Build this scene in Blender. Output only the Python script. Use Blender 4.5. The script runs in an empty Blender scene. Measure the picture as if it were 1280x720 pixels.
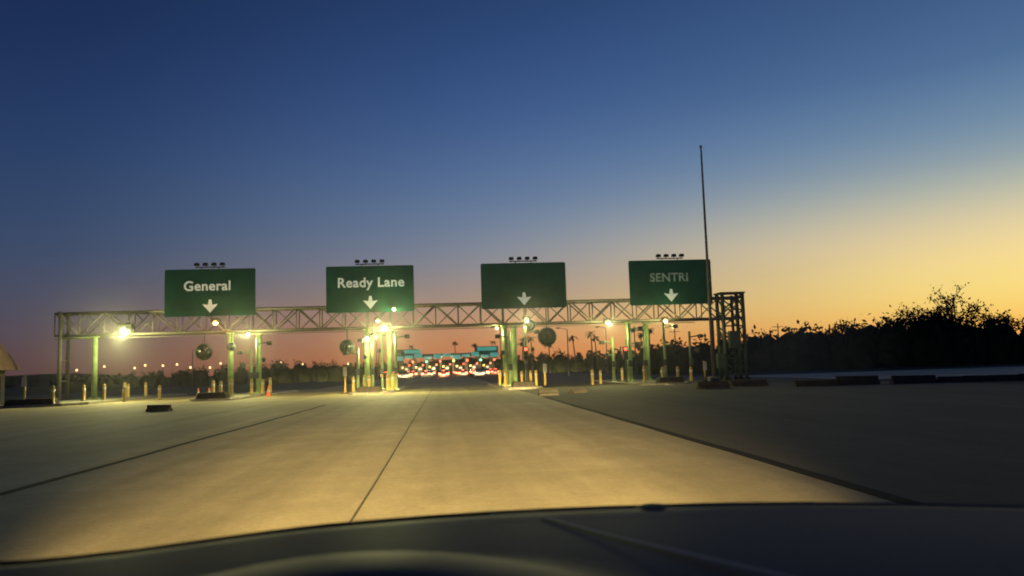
import bpy, math, random
from mathutils import Vector, Matrix
R=math.radians
rnd=random.Random(7)
sc=bpy.context.scene
sc.view_settings.view_transform='Standard'; sc.view_settings.look='None'; sc.view_settings.exposure=0

# ------------------------------------------------ materials
def lin(c):
    return tuple(((x/255)/12.92 if x/255<=0.04045 else ((x/255+0.055)/1.055)**2.4) for x in c)
def mat(name,col,rough=0.7,metal=0.0,var=0.25,scale=3.0,emis=None,es=0.0,bump=0.0,detail=6,spec=0.5):
    m=bpy.data.materials.new(name); m.use_nodes=True
    nt=m.node_tree; b=nt.nodes['Principled BSDF']
    b.inputs['Roughness'].default_value=rough; b.inputs['Metallic'].default_value=metal; b.inputs['Specular IOR Level'].default_value=spec
    tc=nt.nodes.new('ShaderNodeTexCoord'); n=nt.nodes.new('ShaderNodeTexNoise')
    n.inputs['Scale'].default_value=scale; n.inputs['Detail'].default_value=detail
    nt.links.new(tc.outputs['Object'],n.inputs['Vector'])
    r=nt.nodes.new('ShaderNodeValToRGB')
    r.color_ramp.elements[0].position=0.3; r.color_ramp.elements[1].position=0.7
    r.color_ramp.elements[0].color=[c*(1-var) for c in col]+[1]
    r.color_ramp.elements[1].color=[min(1,c*(1+var)) for c in col]+[1]
    nt.links.new(n.outputs['Fac'],r.inputs['Fac']); nt.links.new(r.outputs['Color'],b.inputs['Base Color'])
    if bump:
        bp=nt.nodes.new('ShaderNodeBump'); bp.inputs['Strength'].default_value=bump
        nt.links.new(n.outputs['Fac'],bp.inputs['Height']); nt.links.new(bp.outputs['Normal'],b.inputs['Normal'])
    if emis:
        b.inputs['Emission Color'].default_value=list(emis)+[1]; b.inputs['Emission Strength'].default_value=es
    return m

def paving(name,col,streak=0.25,slab=True,rough=0.75):
    """concrete / asphalt : large stains, tyre streaks along Y, fine grain, slab tone changes"""
    m=bpy.data.materials.new(name); m.use_nodes=True; nt=m.node_tree; N=nt.nodes; L=nt.links
    b=N['Principled BSDF']; b.inputs['Roughness'].default_value=rough
    b.inputs['Specular IOR Level'].default_value=0.2
    tc=N.new('ShaderNodeTexCoord')
    def noise(sx,sy,sz,det=5,rg=0.6):
        mp=N.new('ShaderNodeMapping'); mp.inputs['Scale'].default_value=(sx,sy,sz)
        L.new(tc.outputs['Object'],mp.inputs['Vector'])
        n=N.new('ShaderNodeTexNoise'); n.inputs['Scale'].default_value=1; n.inputs['Detail'].default_value=det
        n.inputs['Roughness'].default_value=rg
        L.new(mp.outputs['Vector'],n.inputs['Vector']); return n.outputs['Fac']
    def rng(s,lo,hi,a=0.3,bb=0.7):
        r=N.new('ShaderNodeMapRange'); r.inputs[1].default_value=a; r.inputs[2].default_value=bb
        r.inputs[3].default_value=lo; r.inputs[4].default_value=hi; L.new(s,r.inputs[0]); return r.outputs[0]
    def mul(a,b2):
        q=N.new('ShaderNodeMath'); q.operation='MULTIPLY'; L.new(a,q.inputs[0]); L.new(b2,q.inputs[1]); return q.outputs[0]
    st=rng(noise(0.75,0.012,1,3),1-streak,1+streak)
    big=rng(noise(0.09,0.09,1,4),0.8,1.18)
    fine=rng(noise(14,14,14,4,0.8),0.86,1.14)
    mid=rng(noise(1.6,0.9,1,6,0.7),0.84,1.12)
    v=mul(mul(st,big),mul(fine,mid))
    if slab:
        br=N.new('ShaderNodeTexBrick'); mp=N.new('ShaderNodeMapping'); mp.inputs['Rotation'].default_value=(0,0,R(90)); mp.inputs['Location'].default_value=(0,.93,0)
        L.new(tc.outputs['Object'],mp.inputs['Vector']); L.new(mp.outputs['Vector'],br.inputs['Vector'])
        br.inputs['Scale'].default_value=1; br.inputs['Brick Width'].default_value=5.6; br.inputs['Row Height'].default_value=5.65
        br.offset=0.0
        br.inputs['Mortar Size'].default_value=0.007; br.inputs['Color1'].default_value=(0.95,0.95,0.95,1); br.inputs['Color2'].default_value=(1.04,1.04,1.04,1)
        br.inputs['Mortar'].default_value=(0.84,0.84,0.84,1)
        v=mul(v,br.outputs['Color'])
    vm=N.new('ShaderNodeVectorMath'); vm.operation='SCALE'; vm.inputs[0].default_value=col
    L.new(v,vm.inputs['Scale']); L.new(vm.outputs[0],b.inputs['Base Color'])
    bp=N.new('ShaderNodeBump'); bp.inputs['Strength'].default_value=0.25; bp.inputs['Distance'].default_value=0.02
    L.new(fine,bp.inputs['Height']); L.new(bp.outputs['Normal'],b.inputs['Normal'])
    return m

M={}
M['earth']=mat('earth',(0.05,0.04,0.024),0.95,scale=0.2,var=0.4,spec=.1)
M['asphalt']=paving('asphalt',(0.10,0.077,0.046),0.2,False,0.85)
M['concrete']=paving('concrete_road',(0.36,0.285,0.15),0.22,True,0.8)
M['pale']=paving('pale_road',(0.42,0.34,0.23),0.15,False,0.8)
M['seam']=mat('joint_tar',(0.02,0.017,0.012),0.9,scale=6,spec=.1)
M['seam2']=mat('joint_sealant',(0.10,0.085,0.05),0.9,scale=6,spec=.1)
M['white']=mat('worn_white_paint',(0.42,0.42,0.34),0.7,scale=5,var=0.4)
M['kerb']=mat('kerb_concrete',(0.24,0.22,0.16),0.85,scale=4,bump=0.3)
M['galv']=mat('galvanised_steel',(0.17,0.155,0.13),0.6,0.2,scale=5)
M['post']=mat('green_yellow_post_paint',(0.21,0.30,0.12),0.5,scale=3,var=0.25)
M['dkgreen']=mat('dark_green_steel',(0.05,0.07,0.045),0.6,scale=3)
M['yellow']=mat('yellow_paint',(0.45,0.30,0.06),0.5,scale=8,var=0.3)
M['orange']=mat('cone_orange',(0.75,0.14,0.02),0.5,scale=6,var=0.15)
M['whitep']=mat('white_plastic',(0.45,0.42,0.36),0.5,scale=6,var=0.15)
M['signg']=mat('sign_green',(0.005,0.075,0.048),0.5,scale=0.9,var=0.22,spec=.3)
M['signback']=mat('sign_aluminium',(0.2,0.2,0.2),0.5,0.6)
M['signw']=mat('sign_white_sheeting_glow',(0.8,0.8,0.8),0.4,var=0.1,emis=(0.6,0.85,0.7),es=0.16)  # faint emission stands in for headlight light thrown back by the sheeting
M['signw2']=mat('sign_sheeting_darker',(0.35,0.5,0.42),0.4,var=0.25,scale=2)  # darker grey-green version of the lettering colour, no emission
M['black']=mat('black_metal',(0.015,0.015,0.015),0.6,scale=5)
M['dark']=mat('dark_housing',(0.04,0.045,0.04),0.6,scale=5)
M['barrier']=mat('weathered_barrier',(0.06,0.052,0.04),0.9,scale=3,bump=0.3,spec=.1)
M['foliage']=mat('foliage',(0.03,0.036,0.018),0.9,scale=0.8,var=0.5,spec=.1)
M['bark']=mat('bark',(0.05,0.04,0.03),0.9,scale=6,bump=0.4)
M['beige']=mat('beige_roof',(0.32,0.2,0.11),0.8,scale=2)
M['wall']=mat('painted_wall',(0.16,0.15,0.12),0.8,scale=1)
M['glass']=mat('dark_glass',(0.02,0.025,0.03),0.2,var=0.1)
M['dash']=mat('dashboard_vinyl',(0.010,0.013,0.026),0.6,scale=90,var=0.35,bump=0.12,detail=3,spec=.13)
M['dashl']=mat('dashboard_trim_line',(0.09,0.095,0.12),0.6,scale=40,spec=.2)
M['trim']=mat('black_trim',(0.004,0.004,0.005),0.7,scale=40,spec=.15)
M['paint']=mat('car_body_paint',(0.02,0.022,0.03),0.35,0.2,var=0.1)
def emat(n,c,s): return mat(n,(0.5,0.5,0.5),0.5,emis=c,es=s,var=0.05)
M['lampg']=emat('lamp_lens_yellow_white',(0.95,1.0,0.42),5)
M['lampo']=emat('lamp_lens_amber',(1.0,0.5,0.12),2.6)
M['lampd']=emat('lamp_lens_dim',(1.0,0.80,0.25),2.0)
M['teal']=emat('teal_led_fascia',(0.02,0.46,0.36),0.5)
M['tealw']=emat('booth_light',(0.85,1.0,0.6),.7)
M['redl']=emat('red_light',(1.0,0.07,0.03),5)
M['taill']=emat('tail_light',(1.0,0.08,0.03),9)
M['ambl']=emat('amber_signal',(1.0,0.42,0.07),6)
M['grnl']=emat('green_signal',(0.1,1.0,0.4),4)
M['whl']=emat('warm_white_light',(1.0,0.78,0.45),5)
M['farl']=emat('distant_lamp',(1.0,0.55,0.2),4)

# ------------------------------------------------ mesh builder
class B:
    def __init__(s): s.v=[]; s.f=[]; s.m=[]; s.sm=[]
    def add(s,vs,fs,mi=0,smooth=False):
        o=len(s.v); s.v+= [tuple(x) for x in vs]
        for f in fs: s.f.append([i+o for i in f]); s.m.append(mi); s.sm.append(smooth)
    def box(s,c,d,mi=0,rz=0,bev=0.0,taper=1.0):
        x,y,z=d[0]/2,d[1]/2,d[2]/2; ca,sa=math.cos(rz),math.sin(rz)
        if bev<=0:
            pts=[(-x,-y),(x,-y),(x,y),(-x,y)]
        else:
            pts=[(-x+bev,-y),(x-bev,-y),(x,-y+bev),(x,y-bev),(x-bev,y),(-x+bev,y),(-x,y-bev),(-x,-y+bev)]
        n=len(pts); rings=[(-z,1.0),(z,taper)] if bev<=0 else [(-z,1.0),(z-bev,1-(1-taper)*0.95),(z,taper*(1-bev/max(x,0.01)*0.6))]
        vs=[]
        for zz,k in rings:
            for px,py in pts: vs.append((c[0]+(px*ca-py*sa)*k,c[1]+(px*sa+py*ca)*k,c[2]+zz))
        fs=[list(range(n))[::-1]]
        for r in range(len(rings)-1):
            for i in range(n):
                j=(i+1)%n; fs.append([r*n+i,r*n+j,(r+1)*n+j,(r+1)*n+i])
        fs.append([(len(rings)-1)*n+i for i in range(n)]); s.add(vs,fs,mi)
    def rod(s,a,b,r0,r1=None,mi=0,n=8,cap=True):
        if r1 is None: r1=r0
        a=Vector(a); b=Vector(b); d=(b-a).normalized()
        u=d.cross(Vector((0,0,1))) 
        if u.length<1e-3: u=Vector((1,0,0))
        u.normalize(); w=d.cross(u)
        vs=[]
        for p,r in ((a,r0),(b,r1)):
            for i in range(n):
                t=2*math.pi*i/n; vs.append(p+u*math.cos(t)*r+w*math.sin(t)*r)
        o=len(s.v); s.add(vs,[[i,(i+1)%n,n+(i+1)%n,n+i] for i in range(n)],mi,True)
        if cap:
            s.f.append([o+i for i in range(n)][::-1]); s.m.append(mi); s.sm.append(False)
            s.f.append([o+n+i for i in range(n)]); s.m.append(mi); s.sm.append(False)
    def lathe(s,c,prof,mi=0,n=14,axis='z'):
        vs=[]
        for r,h in prof:
            for i in range(n):
                t=2*math.pi*i/n
                if axis=='z': vs.append((c[0]+r*math.cos(t),c[1]+r*math.sin(t),c[2]+h))
                else: vs.append((c[0]+r*math.cos(t),c[1]+h,c[2]+r*math.sin(t)))
        fs=[]
        for k in range(len(prof)-1):
            for i in range(n):
                j=(i+1)%n; fs.append([k*n+i,k*n+j,(k+1)*n+j,(k+1)*n+i])
        fs.append(list(range(n))); fs.append([(len(prof)-1)*n+i for i in range(n)])
        s.add(vs,fs,mi,True)
    def leaf(s,p,sz,mi=0):
        a=Vector((rnd.gauss(0,1),rnd.gauss(0,1),rnd.gauss(0,1))).normalized()
        b=a.cross(Vector((rnd.gauss(0,1),rnd.gauss(0,1),rnd.gauss(0,1)))).normalized()
        p=Vector(p); q=sz*rnd.uniform(.5,1.2)
        s.add([p-a*q,p-b*q*.5,p+a*q,p+b*q*.5],[[0,1,2,3]],mi)
    def obj(s,name,mats,parent=None,loc=None):
        me=bpy.data.meshes.new(name); me.from_pydata(s.v,[],s.f); me.validate()
        for m in mats: me.materials.append(M[m])
        for i,p in enumerate(me.polygons):
            if i<len(s.m): p.material_index=s.m[i]; p.use_smooth=s.sm[i]
        me.update()
        o=bpy.data.objects.new(name,me); sc.collection.objects.link(o)
        if parent: o.parent=parent
        if loc: o.location=loc
        return o
def empty(name,loc=(0,0,0)):
    o=bpy.data.objects.new(name,None); o.empty_display_size=0.3; o.location=loc; sc.collection.objects.link(o); return o
def inst(name,data,loc,parent=None,rz=0,s=1):
    o=bpy.data.objects.new(name,data); sc.collection.objects.link(o); o.location=loc; o.rotation_euler=(0,0,rz); o.scale=(s,s,s)
    if parent: o.parent=parent
    return o
def light(kind,name,loc,col,power,parent=None,size=0.1,aim=None,cone=None,blend=.3,falloff=None):
    l=bpy.data.lights.new(name,kind); l.color=col; l.energy=power; l.shadow_soft_size=size
    if cone: l.spot_size=R(cone); l.spot_blend=blend
    if falloff:
        l.use_nodes=True; nt=l.node_tree; e=nt.nodes['Emission']; f=nt.nodes.new('ShaderNodeLightFalloff')
        f.inputs['Strength'].default_value=1; nt.links.new(f.outputs[falloff],e.inputs['Strength'])
    o=bpy.data.objects.new(name,l); sc.collection.objects.link(o); o.location=loc
    if aim is not None:
        o.rotation_euler=Vector(aim).to_track_quat('-Z','Y').to_euler()
    if parent: o.parent=parent
    return o
def sheet(name,x0,x1,y0,y1,z,m,parent=None):
    b=B(); b.add([(x0,y0,z),(x1,y0,z),(x1,y1,z),(x0,y1,z)],[[0,1,2,3]]); return b.obj(name,[m],parent)

# ------------------------------------------------ ground, roads
sheet('ground',-2500,2500,-600,4000,0,'earth')
road=empty('road')
sheet('asphalt_pavement',-48,26,-12,240,0.004,'asphalt',road)
b=B(); b.add([(-26,-12,.008),(4.5,-12,.008),(4.95,60,.008),(5,225,.008),(-12,225,.008),(-12,80,.008),(-26,58,.008)],[[0,1,2,3,4,5,6]])
b.obj('concrete_lanes',['concrete'],road)
b=B()
def strip(b,pts,w,z,mi=0):
    for (a,c) in zip(pts[:-1],pts[1:]):
        a=Vector(a);c=Vector(c);d=(c-a).normalized(); n=Vector((-d.y,d.x))*w/2
        b.add([(a.x-n.x,a.y-n.y,z),(c.x-n.x,c.y-n.y,z),(c.x+n.x,c.y+n.y,z),(a.x+n.x,a.y+n.y,z)],[[0,1,2,3]],mi)
def wav(x,x1,y0,y1,n=24,amp=.03):
    o=[]
    for i in range(n+1): o.append((x+(x1-x)*i/n+rnd.uniform(-amp,amp),y0+(y1-y0)*i/n))
    return o
strip(b,wav(-6.1,-5.4,-10,38),.16,.012); strip(b,wav(4.4,4.85,-10,38),.22,.012); strip(b,wav(-.95,-.80,-10,60,24,.010),.03,.012,1)
b.obj('expansion_joints',['seam','seam2'],road)
b=B()
strip(b,[(-21.0,30),(-18.6,40)],.15,.012); strip(b,[(-40,31),(-24,44)],.15,.012)
for y in range(66,140,9): strip(b,[(.3,y),(.3,y+3)],.12,.012)
b.obj('painted_lines',['white'],road)
sheet('side_road',27,400,49,76,0.006,'pale')

# ------------------------------------------------ traffic islands
def island(x,w,y0,y1):
    b=B(); e=empty('traffic_island',(x,0,0))
    pts=[(-w/2,y0+w/2),(-w*.35,y0+w*.15),(0,y0),(w*.35,y0+w*.15),(w/2,y0+w/2),(w/2,y1),(-w/2,y1)]
    n=len(pts)
    vs=[(p[0],p[1],0) for p in pts]+[(p[0]*.97,p[1],.15) for p in pts]
    b.add(vs,[[i,(i+1)%n,n+(i+1)%n,n+i] for i in range(n)]+[[n+i for i in range(n)]])
    b.obj('kerb',['kerb'],e)
    b=B(); b.box((0,y0+.9,.33),(w*.55,1.0,.36),0,0,.05,.9); b.obj('nose_block',['barrier'],e)
    return e
island(-24.6,5.2,50,72); island(-14.3,3.4,51,72); island(-4.8,3.0,53,72); island(5.4,2.8,53,72); island(15.2,3.2,52,72)

# ------------------------------------------------ gantry
g=empty('sign_gantry',(0,60,0))
b=B(); X0,X1=-27.6,23.4; zb,zt=4.75,6.35; D=1.25
for y in (0,D):
    for z in (zb,zt): b.rod((X0,y,z),(X1,y,z),.095)
n=30; st=(X1-X0)/n
for i in range(n+1):
    x=X0+i*st
    for y in (0,D): b.rod((x,y,zb),(x,y,zt),.05,n=6)
    for z in (zb,zt): b.rod((x,0,z),(x,D,z),.045,n=6)
    if i<n:
        for y in (0,D):
            a,c=(zb,zt) if i%2 else (zt,zb)
            b.rod((x,y,a),(x+st,y,c),.055,n=6)
            if y: b.rod((x,y,c),(x+st,y,a),.045,n=6)
        b.rod((x,0 if i%2 else D,zt),(x+st,D if i%2 else 0,zt),.04,n=6)
b.rod((X0,-.05,zb-.25),(X1-4,-.05,zb-.25),.03,n=6)
b.obj('box_truss',['galv'],g)
b=B()
for x in (-27.2,):
    for y in (0,D): b.rod((x,y,0),(x,y,6.5),.14,n=10)
    for z in (1.5,3,4.5): b.rod((x,0,z),(x,D,z),.05,n=6)
b.obj('end_leg',['galv'],g)
b=B()
for x in (21.7,23.3):
    for y in (0,D): b.rod((x,y,0),(x,y,6.7),.15,n=10); b.box((x,y,.08),(.5,.5,.16))
for k in range(5):
    z=.4+k*1.25
    b.rod((21.7,0,z),(23.3,0,z+1.25),.06,n=6); b.rod((21.7,D,z+1.25),(23.3,D,z),.06,n=6)
    b.rod((21.7,0,z),(21.7,D,z+1.25),.06,n=6); b.rod((23.3,0,z),(23.3,D,z+1.25),.06,n=6)
    b.rod((21.7,0,z),(23.3,0,z),.06,n=6)
b.box((22.5,D/2,6.72),(2.0,1.6,.1)); b.box((21.3,-.1,1.5),(.7,.4,1.1),0,0,.04); b.rod((20.9,.3,0),(20.9,.3,zb),.12)
b.box((22.4,-.2,3.1),(.9,.3,1.3),0,0,.04); b.rod((22.5,.2,0),(22.5,.2,6.5),.12)
b.obj('end_tower',['dkgreen'],g)
b=B()
for x,y in ((-24.8,0),(-15.3,0),(-13.5,.9),(-5.5,0),(-3.9,.9),(4.75,0),(5.55,D),(14.2,0),(15.9,D)):
    b.rod((x,y,.15),(x,y,zb-.1),.2,n=14); b.box((x,y,.2),(.6,.6,.1)); b.box((x,y,zb-.14),(.5,.5,.08))
    for a,c in ((-.2,-.2),(.2,-.2),(.2,.2),(-.2,.2)): b.rod((x+a,y+c,.2),(x+a,y+c,.33),.03,n=6)
b.rod((-27.2,0,zb-.2),(-24.8,0,zb-.2),.08)
b.obj('support_columns',['post'],g)

def epole(x,y,h,side=1,m='post',r=.11):
    e=empty('equipment_pole',(x,y,.15)); b=B()
    b.rod((0,0,0),(0,0,h),r,r*.85,n=12); b.box((0,0,.04),(.42,.42,.08))
    b.rod((0,0,h-.35),(side*.8,0,h-.25),.05,n=8); b.lathe((0,0,h),[(r,0),(r*.6,.08),(0.01,.1)])
    b.rod((0,0,h*.62),(side*.45,-.1,h*.62),.035,n=6)
    b.obj('pole',[m],e)
    b=B(); b.box((side*.85,-.05,h-.3),(.35,.45,.28),0,0,.04); b.box((side*.5,-.15,h*.62),(.22,.3,.3),0,0,.03)
    b.box((0,-.18,1.35),(.3,.2,.45),0,0,.03); b.obj('reader_boxes',['dark'],e)
    return e
for a in ((-13.1,58.6,3.9,1),(-14.4,62.5,3.4,-1),(-5.0,58.8,3.9,-1),(-4.6,62.8,4.6,1),(-3.3,58.4,4.1,1),(-5.9,57.4,3.0,-1),(4.9,57.9,3.9,-1),(6.15,58.7,4.2,1),(5.4,62,3.4,1),
          (12.95,60,3.3,-1),(13.7,57.8,4.2,1),(15.1,58.9,4.1,-1),(16.5,58.4,4.3,1),(14.6,62.5,3.2,1)):
    epole(*a)
epole(19.1,60.5,3.6,1,'dkgreen')

def disc(x,y,z,r,mast):
    e=empty('traffic_mirror',(x,y,z)); b=B()
    b.lathe((0,0,0),[(r*.55,-.16),(r*.9,-.10),(r,-.02),(r,.05),(r*.8,.1),(.05,.14)],0,24,'y')
    b.obj('disc',['dkgreen'],e)
    b=B(); b.lathe((0,-.01,0),[(r*.2,-.2),(r*.62,-.165),(r*.86,-.105)],0,24,'y'); b.obj('face',['glass'],e)
    b=B(); b.rod((0,.1,-.1),(0,.1,mast),.04); b.rod((0,.1,0),(0,0,0),.05); b.obj('bracket',['dark'],e)
disc(-17.2,60,3.3,.62,1.4); disc(-6.9,59.6,3.35,.55,1.35); disc(7.9,59.6,3.7,.72,1.0); disc(6.55,59,4.55,.42,.5); disc(-5.0,59.4,4.0,.35,.8)
disc(-15.1,59.4,3.6,.32,1.1)

# ------------------------------------------------ highway signs
def text(body,size,loc,parent,m,name='lettering'):
    cu=bpy.data.curves.new(name,'FONT'); cu.body=body; cu.size=size; cu.align_x='CENTER'; cu.align_y='CENTER'; cu.extrude=.004; cu.offset=.022; cu.space_character=1.06
    o=bpy.data.objects.new(name,cu); sc.collection.objects.link(o)
    dg=bpy.context.evaluated_depsgraph_get(); me=bpy.data.meshes.new_from_object(o.evaluated_get(dg)); bpy.data.objects.remove(o)
    me.materials.clear(); me.materials.append(M[m]); q=bpy.data.objects.new(name,me); sc.collection.objects.link(q)
    q.rotation_euler=(R(90),0,0); q.location=loc; q.parent=parent
def hsign(x,txt,tx,m,sz=.98,tz=.45):
    e=empty('highway_sign',(x,59.35,7.57)); W,H=6.4,3.42
    b=B(); r=.13; pts=[]
    for cx,cz,a0 in ((W/2-r,H/2-r,0),(-W/2+r,H/2-r,90),(-W/2+r,-H/2+r,180),(W/2-r,-H/2+r,270)):
        for k in range(5):
            t=R(a0+k*22.5); pts.append((cx+r*math.cos(t),cz+r*math.sin(t)))
    n=len(pts); b.add([(p[0],0,p[1]) for p in pts]+[(p[0],.06,p[1]) for p in pts],[list(range(n)),[n+i for i in range(n)][::-1]]+[[i,(i+1)%n,n+(i+1)%n,n+i] for i in range(n)])
    b.obj('panel',['signg'],e)
    b=B()
    for k in (-2.4,-.8,.8,2.4): b.box((k,.14,-.1),(.1,.14,3.3)); b.rod((k,.2,-1.2),(k,.62,-1.2),.05,n=6); b.rod((k,.2,.1),(k,.65,-1.2),.04,n=6)
    for z in (-1.2,0,1.2): b.box((0,.09,z),(6.2,.04,.1))
    b.obj('mounting_frame',['signback'],e)
    b=B(); b.rod((-1.05,-.05,H/2+.12),(1.05,-.05,H/2+.12),.045,n=6)
    for k in (-.6,.6): b.rod((k,.05,H/2-.1),(k,-.05,H/2+.12),.035,n=6)
    for k in (-.9,-.3,.3,.9):
        b.rod((k,-.05,H/2+.12),(k,-.12,H/2+.26),.03,n=6); b.box((k,-.16,H/2+.33),(.38,.34,.2),0,0,.04,.8)
    b.obj('sign_lamps',['black'],e)
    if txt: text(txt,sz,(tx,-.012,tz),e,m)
    b=B(); zc=-1.02
    pl=[(-.09,.5),(.09,.5),(.16,.12),(.55,.18),(0,-.46),(-.55,.18),(-.16,.12)]
    b.add([(p[0],-.012,zc+p[1]) for p in pl]+[(p[0],-.002,zc+p[1]) for p in pl],[[0,1,2,6],[2,3,4],[2,4,6],[4,5,6]][:]+[[i,(i+1)%7,7+(i+1)%7,7+i] for i in range(7)])
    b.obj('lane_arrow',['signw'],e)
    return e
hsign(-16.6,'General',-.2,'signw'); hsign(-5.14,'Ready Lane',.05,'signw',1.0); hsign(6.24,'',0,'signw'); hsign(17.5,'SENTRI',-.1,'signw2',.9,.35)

# ------------------------------------------------ floodlights on gantry
def flood(x,y,z,m,power,col,s=1.0,beam=0):
    e=empty('floodlight',(x,y,z)); b=B()
    b.box((0,.05,.12*s),(.62*s,.34*s,.2*s),0,0,.05,.8); b.rod((0,.1,.1),(0,.3,max(.35,zb-z+.1)),.035,n=6)
    for k in range(-2,3): b.box((k*.11*s,.08,.25*s),(.02,.3*s,.06*s))
    b.obj('housing',['dark'],e)
    b=B(); b.lathe((0,-.02*s,0),[(.04*s,-.13*s),(.12*s,-.11*s),(.16*s,-.04*s),(.16*s,.02*s)],0,16,'y'); b.obj('lens',[m],e)
    if power: light('POINT','lamp',(0,-.35*s,-.3*s),col,power,e,.1)
    if beam: light('SPOT','beam',(0,-.4*s,-.1*s),col,beam,e,.1,aim=(0,-1,-.42),cone=120,blend=.9)
G=(1.0,.94,.36)
flood(-22.5,59.4,4.95,'lampg',800,G,2.0,4200); flood(-16.1,59.0,5.35,'lampo',160,(1,.55,.18),1.2)
flood(-4.15,59.3,4.65,'lampg',600,G,1.4,5000); flood(-5.4,59.2,3.9,'lampg',300,G,1.1); flood(-3.4,58.9,6.0,'lampg',110,(.5,1,.4),.8); flood(-4.6,59.0,5.2,'lampo',80,(1,.6,.2),.9)
flood(6.35,59.3,5.0,'lampd',360,G,1.1,2200); flood(12.5,59.3,4.65,'lampd',340,G,1.1,1300); flood(16.9,59.3,4.65,'lampo',280,G,1.0); flood(-13.9,59.3,4.5,'lampd',380,G,.7,2500)
flood(4.2,60.4,4.5,'lampo',180,G,.8)

# ------------------------------------------------ bollards & cones
b=B(); b.lathe((0,0,0),[(.11,0),(.11,.98),(.09,1.06),(.04,1.1)],0,14); b.lathe((0,0,.75),[(.115,0),(.115,.12)],1,14); b.lathe((0,0,0),[(.17,0),(.17,.05)],2,14)
bo=b.obj('bollard',['yellow','whitep','dark'],None,(-23.3,50.6,.15)); bd=bo.data
for x,y in ((-23.8,56),(-22.9,57),(-22.5,59.5),(-23.0,61.5),(-22.3,63),(-21.4,56.5),(-19.6,58),(-14.8,55.5),(-14.0,55),(-13.0,56.5),(-12.75,58.8),(-15.7,57),(-12.9,62),
            (-6.0,55.2),(-4.9,54.6),(-3.7,55.4),(-3.5,58),(-5.9,62),(4.3,55),(5.4,54.7),(6.5,55.6),(6.6,60),(4.4,61.5),(13.9,54.5),(15.1,54.2),(16.4,55),(16.6,59),(13.8,61),(18.6,59),(10.9,58),(11.9,60)):
    onisl=any(abs(x-c)<w/2 for c,w in ((-24.6,5.2),(-14.3,3.4),(-4.8,3.0),(5.4,2.8),(15.2,3.2)))
    inst('bollard',bd,(x,y,.15 if onisl else 0),None,0,rnd.uniform(.92,1.08))
def marker(x,y,h):
    b=B(); b.rod((0,0,0),(0,0,h),.07,n=10); b.box((0,-.09,h-.35),(.28,.03,.6),1,0,.02); b.box((0,0,.05),(.4,.4,.1),2,0,.03)
    b.obj('lane_marker_post',['yellow','whitep','barrier'],None,(x,y,0.0))
marker(-6.75,57,1.9); marker(7.3,57,1.7); marker(-25.6,52,1.9); marker(19.0,57,1.5)
b=B(); b.box((0,0,.025),(.4,.4,.05),0,0,.03); b.lathe((0,0,.05),[(.15,0),(.11,.25)],0); b.lathe((0,0,.3),[(.11,0),(.075,.2)],1); b.lathe((0,0,.5),[(.075,0),(.03,.25),(.025,.26)],0)
co=b.obj('traffic_cone',['orange','whitep'],None,(-16.7,57,0)); cd=co.data
for x,y in ((-16.1,57.5),(-12.2,58)): inst('traffic_cone',cd,(x,y,0),None,rnd.random())

e=empty('barrier_gate',(-26.4,50.3,0)); b=B(); b.box((0,0,.5),(.45,.45,1.0),0,0,.05); b.obj('cabinet',['dark'],e)
b=B()
for k in range(6):
    a=Vector((0,-.3,.85)); d=Vector((-.42,0,1)).normalized()*.42
    b.rod(a+d*k,a+d*(k+1),.06,mi=k%2,n=8)
b.obj('arm',['orange','whitep'],e)

e=empty('toll_booth',(-33.1,59,0)); b=B()
b.box((0,0,1.2),(3.6,3.6,2.4)); b.obj('walls',['wall'],e)
b=B(); W=2.6
b.add([(-W,-W,2.4),(W,-W,2.4),(W,W,2.4),(-W,W,2.4),(-.3,-.3,6.6),(.3,-.3,6.6),(.3,.3,6.6),(-.3,.3,6.6)],[[3,2,1,0],[0,1,5,4],[1,2,6,5],[2,3,7,6],[3,0,4,7],[4,5,6,7]]); b.obj('roof',['beige'],e)
b=B(); b.box((0,-1.82,1.5),(2.4,.04,1.0)); b.box((1.82,0,1.5),(.04,2.4,1.0)); b.obj('windows',['glass'],e)
b=B(); b.box((-.9,-1.84,1.5),(.08,.05,1.06));b.box((.9,-1.84,1.5),(.08,.05,1.06));b.box((0,-1.84,.96),(2.5,.06,.06)); b.obj('window_frames',['dark'],e)

e=empty('flag_pole',(18.95,55,0)); b=B(); b.rod((0,0,.4),(0,0,16.8),.12,.055,n=12); b.lathe((0,0,16.8),[(.05,0),(.1,.06),(.1,.14),(.02,.22)]); b.box((0,0,.2),(.7,.7,.4),0,0,.05); b.rod((.13,0,.4),(.06,0,16.6),.012,n=5); b.obj('mast',['galv'],e)

def jersey(x,y,L,rz=0,h=.75):
    b=B(); pr=[(-.3,0),(-.3,.12),(-.16,.32*h/.75),(-.1,h),(.1,h),(.16,.32*h/.75),(.3,.12),(.3,0)]; n=len(pr)
    b.add([(-L/2,p[0],p[1]) for p in pr]+[(L/2-.03,p[0],p[1]*.94) for p in pr],[list(range(n)),[n+i for i in range(n)][::-1]]+[[i,(i+1)%n,n+(i+1)%n,n+i] for i in range(n)])
    o=b.obj('concrete_barrier',['barrier'],None,(x,y,0)); o.rotation_euler=(0,0,rz)
jersey(14.6,42.5,1.7,0,.4); jersey(17.4,44.6,2.2,.1,.35)
x=18.6
for i in range(22):
    L=rnd.choice([1.2,2.2,3]); jersey(x+L/2,41.0+rnd.uniform(-.3,.3)-(x-19)*.16,L,rnd.uniform(-.2,-.1),rnd.uniform(.28,.5)); x+=L+rnd.choice([.0,.06,.06,.5])
jersey(-12.7,37.6,1.0,0,.3); jersey(5.35,40.5,1.0,0,.34); jersey(7.3,43,.9,.3,.25)

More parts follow.
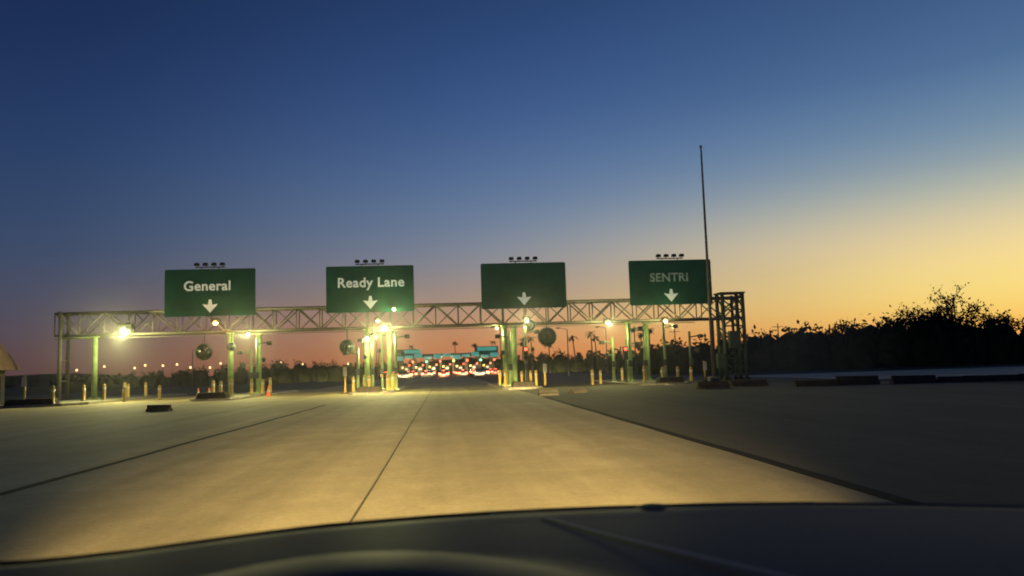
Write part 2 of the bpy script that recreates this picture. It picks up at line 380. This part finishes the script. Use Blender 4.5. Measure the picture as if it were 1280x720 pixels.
# ------------------------------------------------ distant border plaza
e=empty('inspection_building',(1.5,250,0)); b=B()
b.box((0,0,6.0),(31,22,.6)); b.box((-12.5,3,7.3),(7,8,1.6),0,0); b.box((12.5,3,7.5),(7,8,1.8)); b.obj('canopy',['wall'],e)
b=B()
for k in range(11):
    xx=-14+k*2.8; zz=5.2+ (k%3)*.35 
    b.box((xx,-11.2,zz),(2.3,.25,.8 if k%2 else 1.3),0)
b.box((-10.5,-1.2,7.4),(5,.2,1.0)); b.box((12.5,-1.3,7.6),(6,.2,1.1)); b.obj('fascia_lights',['teal'],e)
b=B()
for k in range(8):
    xx=-14+k*4
    for y in (-9,0,9): b.rod((xx,y,0),(xx,y,5.7),.25)
b.obj('columns',['wall'],e)
b=B(); c=B(); r=B(); r2=B(); r3=B()
for k in range(7):
    xx=-12+k*4; b.box((xx,-9,1.4),(1.5,3,2.8),0,0,.1); c.box((xx,-10.55,2.0),(.8,.06,.5)); c.box((xx+2,-6,5.5),(1.4,.5,.1)); (r,r3,r,r2)[k%4].box((xx+2,-11.6,4.1),(.5,.1,.5))
    r.box((xx+.9,-10.7,3.1),(.4,.1,.4)); r2.box((xx-1.1,-10.7,2.5),(.4,.1,.4))
b.obj('booths',['wall'],e); c.obj('booth_windows',['tealw'],e); r.obj('lane_signals',['redl'],e); r2.obj('amber_signals',['ambl'],e); r3.obj('green_signals',['grnl'],e)
light('POINT','canopy_lamp',(0,-8,4.8),(.8,1,.6),2000,e,.5)

def carmesh():
    b=B(); secs=[(-2.2,.45,.75,.78,.70,.62),(-2.1,.25,.88,.95,.86,.72),(-1.35,.22,.95,1.0,.9,.72),(-.75,.22,.95,1.45,.9,.62),(.35,.22,.94,1.47,.9,.62),(1.1,.22,.9,.98,.9,.7),(2.0,.25,.75,.8,.84,.68),(2.2,.4,.6,.62,.7,.6)]
    vs=[]
    for y,a,m_,t,w,wt in secs: vs+=[(-w,y,a),(-w,y,m_),(-wt,y,t),(wt,y,t),(w,y,m_),(w,y,a)]
    for i in range(len(secs)-1):
        for k in range(6):
            j=(k+1)%6; gl = (i in (2,3,4) and k in (1,3)) or (i in (2,4) and k==2)
            f=[i*6+k,i*6+j,(i+1)*6+j,(i+1)*6+k]
            b.add([vs[q] for q in f],[[0,1,2,3]],1 if gl else 0,False)
    b.add(vs[:6],[[0,1,2,3,4,5]]); b.add(vs[-6:],[[5,4,3,2,1,0]])
    for y in (-1.35,1.35):
        for s_ in (-1,1):
            b.rod((s_*.72,y,.33),(s_*.93,y,.33),.33,mi=2,n=14)
    for s_ in (-1,1):
        b.box((s_*.66,-2.17,.80),(.42,.14,.28),3); b.box((s_*.62,2.17,.62),(.34,.14,.18),4)
    b.box((0,-2.2,.62),(.5,.06,.14),5); b.box((0,-1.0,1.36),(.5,.06,.07),3)
    return b
cm=carmesh(); paints=[('car_silver',(.25,.24,.22)),('car_grey',(.08,.08,.085)),('car_red',(.2,.03,.03))]
for n_,c_ in paints: M[n_]=mat(n_,c_,.35,.2,var=.05)
cds=[]
for n_,c_ in paints:
    o=cm.obj('car',[n_,'glass','black','taill','whl','whitep']); cds.append(o.data); bpy.data.objects.remove(o)
for i,(x,y) in enumerate(((-7,148),(-3.4,166),(0.4,140),(.4,154),(3.8,150),(3.5,163),(7,152),(7.2,170),(10.5,160),(-7,165),(-10,175),(-10.5,155),(-2.8,186),(.5,176),(4,184),(10.6,180),(-9.8,195),(14,172),(14.2,190),(-6.6,182),(7.3,188),(0.3,198),(4,206),(-3,208),(10.5,202))):
    inst('car',cds[i%3],(x+rnd.uniform(-.3,.3),y,0.008),None,rnd.uniform(-.03,.03) if i%6 else math.pi)

# ------------------------------------------------ vegetation
def treeline(name,pts,depth,dens,leafs,wob=.25,core=True,step=2.2):
    b=B()
    for (x0,y0,h0),(x1,y1,h1) in zip(pts[:-1],pts[1:]):
        L=math.hypot(x1-x0,y1-y0); n=max(2,int(L/step))
        for i in range(n):
            t=i/n; h=(h0+(h1-h0)*t)*rnd.uniform(1-wob,1+wob*.25); cx=x0+(x1-x0)*t; cy=y0+(y1-y0)*t+rnd.uniform(-depth/2,depth/2)
            r=rnd.uniform(1.3,2.6)*max(.6,h/6)
            if core:
                b.lathe((cx,cy,0),[(r*.9,0),(r*1.05,h*.3),(r*.9,h*.55),(r*.5,h*.8),(.1,h*.9)],0,7)
            for k in range(dens):
                a=rnd.uniform(0,6.28); zz=h*(rnd.random()**.6); rr=r*1.25*math.sqrt(max(.05,1-(zz/h)**2.2))*rnd.uniform(.7,1.15)
                b.leaf((cx+rr*math.cos(a),cy+rr*math.sin(a),zz),leafs*max(.6,h/6))
            for k in range(5):
                b.leaf((cx+rnd.gauss(0,r*.35),cy,h*rnd.uniform(.92,1.12)),leafs*.8)
    return b.obj(name,['foliage'])
treeline('tree_line',[(28,112,4.2),(39,104,5.0),(45,100,5.4),(51,100,5.6),(57,100,6.3),(62,100,6.9),(67,101,6.4),(72,101,6.2),(80,100,6.1),(100,98,6.6),(150,90,7)],7,60,.42,.13,True,1.2)
treeline('tree_line',[(22,205,4.6),(40,200,5),(60,195,5.5),(80,190,6),(130,170,7)],14,45,.7)
treeline('tree_line',[(-64,150,2.4),(-52,148,2.6),(-40,150,3.6),(-30,152,4.2),(-21,155,3.4),(-15,160,2.4)],10,60,.4,.15,True,1.5)
treeline('tree_line',[(-320,300,3.4),(-200,300,3.0),(-120,300,3.2),(-60,310,4),(0,330,6),(60,330,6),(120,300,7)],20,24,1.0)
def limb(b,p,d,L,r,dep,tips):
    q=p+d*L; b.rod(p,q,r,r*.68,1,6,False)
    if dep==0: tips.append(q); return
    if dep<=1: tips.append(q)
    for k in range(3 if dep>1 else 2):
        nd=(d+Vector((rnd.gauss(0,.6),rnd.gauss(0,.6),rnd.gauss(.12,.25)))).normalized()
        limb(b,q,nd,L*rnd.uniform(.6,.88),r*.62,dep-1,tips)
def tree(x,y,h,lf=14,spread=.8,ls=.22):
    b=B(); tips=[]; limb(b,Vector((0,0,0)),Vector((rnd.gauss(0,.05),0,1)).normalized(),h*.32,h*.028,4,tips)
    mz=max(t.z for t in tips); 
    for t in tips:
        for k in range(lf): b.leaf(t+Vector((rnd.gauss(0,spread*.5),rnd.gauss(0,spread*.5),rnd.gauss(0,spread*.4))),ls)
    o=b.obj('tree',['foliage','bark'],None,(x,y,0)); s=h/(mz+.3); o.scale=(s,s,s)
tree(64.9,98,10.2,9,.75,.22); tree(66.6,99,8.8,9,.7,.22); tree(62.6,99.5,8.0,8,.8,.2); tree(57.5,97,6.9,8); tree(59.6,99,7.3,8); tree(74,99,6.8,8); tree(52,99,6.1,8)
def palm(x,y,h):
    b=B(); lean=rnd.uniform(-.03,.03)
    for k in range(6): b.rod((lean*h*(k/6)**2*3,0,h*k/6),(lean*h*((k+1)/6)**2*3,0,h*(k+1)/6),.2-.015*k,.2-.015*(k+1),1,8,False)
    tx=lean*h*3
    for k in range(22):
        a=rnd.uniform(0,6.28); up=rnd.uniform(-.5,1.2); L=rnd.uniform(1.3,1.9); p=Vector((tx,0,h)); d=Vector((math.cos(a),math.sin(a),up)).normalized()
        for s_ in range(5):
            q=p+d*L/5; side=d.cross(Vector((0,0,1))).normalized()*(.28*(1-abs(s_-1.8)/4.5))
            b.add([p-side,q-side*.8,q+side*.8,p+side],[[0,1,2,3]],0); p=q; d=(d+Vector((0,0,-.28))).normalized()
    b.obj('palm_tree',['foliage','bark'],None,(x,y,0))
for x,y,h in ((17,190,7.5),(22,195,8.5),(27,200,7),(31,185,8),(36,190,9),(39,200,8.4),(24,240,10),(45,180,8),(50,190,9.5),(5,290,11),(12,285,10),(18,290,11),(-22,280,9),(-10,285,10)): palm(x,y,h)

b=B(); n=90; vs=[]
for i in range(n+1):
    a=R(-75+150*i/n); d=1400; h=12+6*math.sin(i*.31)+4*math.sin(i*.83+1)+ (16*max(0,(i-n*.62)/n)*2)
    vs+=[(d*math.sin(a),d*math.cos(a),0),((d+120)*math.sin(a),(d+120)*math.cos(a),max(4,h))]
b.add(vs,[[2*i,2*i+2,2*i+3,2*i+1] for i in range(n)]); b.obj('hill',['earth'])

def slamp(x,y,h,lit=True,side=1):
    e=empty('street_lamp',(x,y,0)); b=B(); b.rod((0,0,0),(0,0,h),.1,.06,n=8); b.rod((0,0,h),(side*1.2,0,h+.25),.05,.04,n=6); b.box((side*1.4,0,h+.24),(.7,.3,.14),0,0,.03); b.obj('pole',['dark'],e)
    b=B(); s=.12 if not lit else .36
    b.lathe((side*1.4,-.1,h+.1),[(s*.3,-s*.3),(s*.8,-s*.1),(s,.06)],0,10,'y' if lit else 'z'); b.obj('lens',['farl' if lit else 'glass'],e)
for i,(x,y) in enumerate(((-125,285),(-114,280),(-106,285),(-99,275),(-95,280),(-92,285),(-86,280),(-81,285),(-78,287),(-68,280),(-57,285),(-48,275),(-34,285))): slamp(x,y,5.0+rnd.uniform(-.6,1.2),True,1)
for x,y,h in ((19,120,7),(27,130,7.5),(-42,140,6),(11,150,9),(-12,150,8)): slamp(x,y,h,False,rnd.choice((-1,1)))
for x,y,h in ((71,105,9.5),(33,135,8),(38,128,7),(52,120,7)):
    b=B(); b.rod((0,0,0),(0,0,h),.13,.08,n=8); b.rod((-.9,0,h-.5),(.9,0,h-.5),.05,n=6); b.obj('utility_pole',['bark'],None,(x,y,0))
e=empty('traffic_signal',(6.0,57.2,.15)); b=B(); b.rod((0,0,0),(0,0,2.1),.06); b.box((0,-.02,2.3),(.36,.26,.95),0,0,.04); b.obj('pole',['dark'],e)
for k,mm in enumerate(('redl','glass','glass')):
    b=B(); b.lathe((0,-.17,2.6-k*.29),[(.06,-.03),(.11,0),(.12,.03)],0,14,'y'); b.obj('signal_lens',[mm],e)
e=empty('traffic_signal',(13.2,57.0,.15)); b=B(); b.rod((0,0,0),(0,0,1.9),.06); b.box((0,-.02,2.1),(.36,.26,.95),0,0,.04); b.obj('pole',['dark'],e)
b=B(); b.lathe((0,-.17,2.4),[(.06,-.03),(.11,0),(.12,.03)],0,14,'y'); b.obj('signal_lens',['redl'],e)

# homogeneous scatter volume added to spread a glow around the gantry lamps
b=B(); b.box((-2,60,4.6),(66,20,9.0)); o=b.obj('lamp_halo_volume',['glass']); o.data.materials.clear()
m=bpy.data.materials.new('lamp_halo_volume'); m.use_nodes=True; nt=m.node_tree; nt.nodes.remove(nt.nodes['Principled BSDF'])
vs_=nt.nodes.new('ShaderNodeVolumeScatter'); vs_.inputs['Density'].default_value=.003; vs_.inputs['Anisotropy'].default_value=.6; vs_.inputs['Color'].default_value=(1,1,1,1)
nt.links.new(vs_.outputs[0],nt.nodes['Material Output'].inputs['Volume']); o.data.materials.append(m)

# ------------------------------------------------ own car
car=empty('car_interior',(0,0,0)); Z=1.45
edge=[(-.66,.985),(-.53,.93),(-.47,.893),(-.425,.885),(-.33,.915),(-.15,1.003),(.085,1.04),(.345,1.022),(.52,.975),(.67,.91),(.80,.84),(.95,.74)]
def cr(pts,n=8):
    out=[]
    for i in range(len(pts)-1):
        p0=pts[max(i-1,0)];p1=pts[i];p2=pts[i+1];p3=pts[min(i+2,len(pts)-1)]
        for k in range(n):
            t=k/n; out.append(tuple(.5*((2*p1[j])+(-p0[j]+p2[j])*t+(2*p0[j]-5*p1[j]+4*p2[j]-p3[j])*t*t+(-p0[j]+3*p1[j]-3*p2[j]+p3[j])*t**3) for j in range(2)))
    out.append(pts[-1]); return out
E=cr(edge)
b=B(); rows=26; vs=[]
for (x,y) in E:
    for k in range(rows+1):
        t=k/rows; yy=y-t*(y-.38) ; z=-.18-.03*t**3
        if t<.05: z-=.012*(1-t/.05)**2
        dx=(x+.07)/.23; dy=(yy-.60)/.20; q=dx*dx+dy*dy
        if q<1: z+=.045*(1-q)**1.0
        vs.append((x,yy,Z+z))
fs=[]
for i in range(len(E)-1):
    for k in range(rows): a=i*(rows+1)+k; fs.append([a,a+1,a+rows+2,a+rows+1])
b.add(vs,fs,0,True)
b.obj('dashboard',['dash'],car)
b=B()
for (p,q) in zip(E[:-1],E[1:]):
    b.add([(p[0],p[1]+.002,Z-.192),(q[0],q[1]+.002,Z-.192),(q[0],q[1]+.05,Z-.32),(p[0],p[1]+.05,Z-.32)],[[0,1,2,3]])
    b.add([(p[0],.38,Z-.21),(q[0],.38,Z-.21),(q[0],.42,Z-.6),(p[0],.42,Z-.6)],[[3,2,1,0]])
    b.rod((p[0],p[1],Z-.188),(q[0],q[1],Z-.188),.008,n=8,cap=False)
b.obj('windshield_seal',['trim'],car)
b=B()
P=cr([(.115,.985),(.16,.88),(.225,.76),(.30,.62),(.34,.5)],5)
strip(b,P,.008,Z-.1785); b.obj('dash_seam',['dashl'],car)
b=B(); P=[(x,y-.035) for x,y in E if .05<x<.85]
strip(b,P,.004,Z-.1775); b.obj('defrost_vent_line',['dashl'],car)
b=B(); b.lathe((.262,1.018,Z-.187),[(.024,0),(.022,.005),(.014,.0085),(.004,.009)],0,16); b.rod((.29,1.024,Z-.1835),(.46,.992,Z-.183),.004,n=8); b.obj('sensor',['trim'],car)
b=B(); b.rod((-.475,.905,Z-.195),(-.56,.88,Z-.15),.016,.02,n=10); b.rod((-.56,.88,Z-.15),(-.80,.55,Z+.30),.03,n=10); b.obj('pillar',['trim'],car)
b=B(); vs=[]; nx=14
for j in range(7):
    t=j/6; y=1.12+t*1.15; z=.99-.18*t**1.8-.02
    for i in range(nx+1):
        s_=-1+2*i/nx; vs.append((.13+s_*.86*(1-.08*t),y-.12*s_*s_,z-.07*s_**4))
b.add(vs,[[j*(nx+1)+i,j*(nx+1)+i+1,(j+1)*(nx+1)+i+1,(j+1)*(nx+1)+i] for j in range(6) for i in range(nx)],0,True)
b.obj('hood',['paint'],car)
b=B(); b.box((.13,2.32,.6),(1.66,.12,.38),0,0,.05); b.obj('bumper',['paint'],car)
for s_ in (-.62,.88):
    b=B(); b.lathe((s_,2.40,.66),[(.04,0.04),(.10,.02),(.11,-.02)],0,16,'y'); b.obj('headlight',['whl'],car)
    light('SPOT','headlight_low',(s_,2.5,.68),(1,.77,.34),300,car,.06,aim=(0.0,math.cos(R(53)),-math.sin(R(53))),cone=109,blend=.16,falloff='Constant')
    light('SPOT','headlight_spill',(s_,2.5,.68),(1,.85,.55),170,car,.06,aim=(0.02,1,.08),cone=66,blend=.8,falloff='Linear')

# ------------------------------------------------ dusk sky
w=bpy.data.worlds.new('World'); sc.world=w; w.use_nodes=True; nt=w.node_tree; N=nt.nodes; L=nt.links
bg=N['Background']; tc=N.new('ShaderNodeTexCoord'); sp=N.new('ShaderNodeSeparateXYZ'); L.new(tc.outputs['Generated'],sp.inputs[0])
mz=N.new('ShaderNodeMath'); mz.operation='MULTIPLY'; mz.inputs[1].default_value=2; L.new(sp.outputs['Z'],mz.inputs[0])
def mkramp(src,stops,interp='B_SPLINE',conv=True,k=2):
    r=N.new('ShaderNodeValToRGB'); c_=r.color_ramp; c_.interpolation=interp
    while len(c_.elements)<len(stops): c_.elements.new(.5)
    for i,(p,c) in enumerate(stops): c_.elements[i].position=p*k
    for i,(p,c) in enumerate(stops): c_.elements[i].color=(list(lin(c)) if conv else list(c))+[1]
    L.new(src,r.inputs['Fac']); return r.outputs['Color']
A=mkramp(mz.outputs[0],[(0,(248,146,64)),(.025,(255,184,86)),(.045,(255,212,108)),(.07,(255,228,130)),(.105,(255,226,148)),(.14,(234,214,164)),(.175,(190,192,170)),(.21,(144,162,170)),(.25,(112,142,168)),(.31,(78,110,152)),(.42,(54,82,124))])
C=mkramp(mz.outputs[0],[(0,(200,112,64)),(.03,(210,138,90)),(.06,(198,146,112)),(.09,(172,147,133)),(.13,(138,141,152)),(.18,(110,130,158)),(.24,(86,112,154)),(.3,(66,94,142)),(.36,(52,80,129)),(.42,(42,68,114)),(.5,(34,56,96))])
Bc=mkramp(mz.outputs[0],[(0,(70,52,58)),(.03,(74,62,72)),(.06,(68,68,86)),(.1,(61,71,96)),(.15,(51,69,100)),(.22,(42,63,100)),(.3,(33,53,94)),(.38,(26,44,82)),(.5,(20,36,70))])
cx=N.new('ShaderNodeCombineXYZ'); L.new(sp.outputs['X'],cx.inputs[0]); L.new(sp.outputs['Y'],cx.inputs[1])
nm=N.new('ShaderNodeVectorMath'); nm.operation='NORMALIZE'; L.new(cx.outputs[0],nm.inputs[0])
dt=N.new('ShaderNodeVectorMath'); dt.operation='DOT_PRODUCT'; L.new(nm.outputs[0],dt.inputs[0]); dt.inputs[1].default_value=(math.sin(R(46)),math.cos(R(46)),0)
ac=N.new('ShaderNodeMath'); ac.operation='ARCCOSINE'; L.new(dt.outputs['Value'],ac.inputs[0])
a2=N.new('ShaderNodeMath'); a2.operation='MULTIPLY'; L.new(ac.outputs[0],a2.inputs[0]); a2.inputs[1].default_value=1/R(120)
W_=mkramp(a2.outputs[0],[(0,(1,0,0)),(.06,(1,0,0)),(.20,(.5,.5,0)),(.34,(0,1,0)),(.47,(0,.5,.5)),(.59,(0,0,1)),(.8,(0,0,1))],'B_SPLINE',False,1)
ws=N.new('ShaderNodeSeparateColor'); L.new(W_,ws.inputs[0])
def sc_(c,f):
    m=N.new('ShaderNodeVectorMath'); m.operation='SCALE'; L.new(c,m.inputs[0]); L.new(f,m.inputs['Scale']); return m.outputs[0]
def ad(a,b_):
    m=N.new('ShaderNodeVectorMath'); m.operation='ADD'; L.new(a,m.inputs[0]); L.new(b_,m.inputs[1]); return m.outputs[0]
col=ad(ad(sc_(A,ws.outputs[0]),sc_(C,ws.outputs[1])),sc_(Bc,ws.outputs[2]))
L.new(col,bg.inputs['Color']); bg.inputs['Strength'].default_value=1.0

cam=bpy.data.cameras.new('camera'); co=bpy.data.objects.new('camera',cam); sc.collection.objects.link(co)
cam.lens=36*1000/1280; cam.clip_end=6000; cam.clip_start=.05
cam.dof.use_dof=True; cam.dof.focus_distance=3.8; cam.dof.aperture_fstop=4.2
co.matrix_world=Matrix.Translation((0,0,1.45))@Matrix.Rotation(R(-5.15),4,'Z')@Matrix.Rotation(R(95.7),4,'X')@Matrix.Rotation(R(-1.8),4,'Z')
sc.camera=co
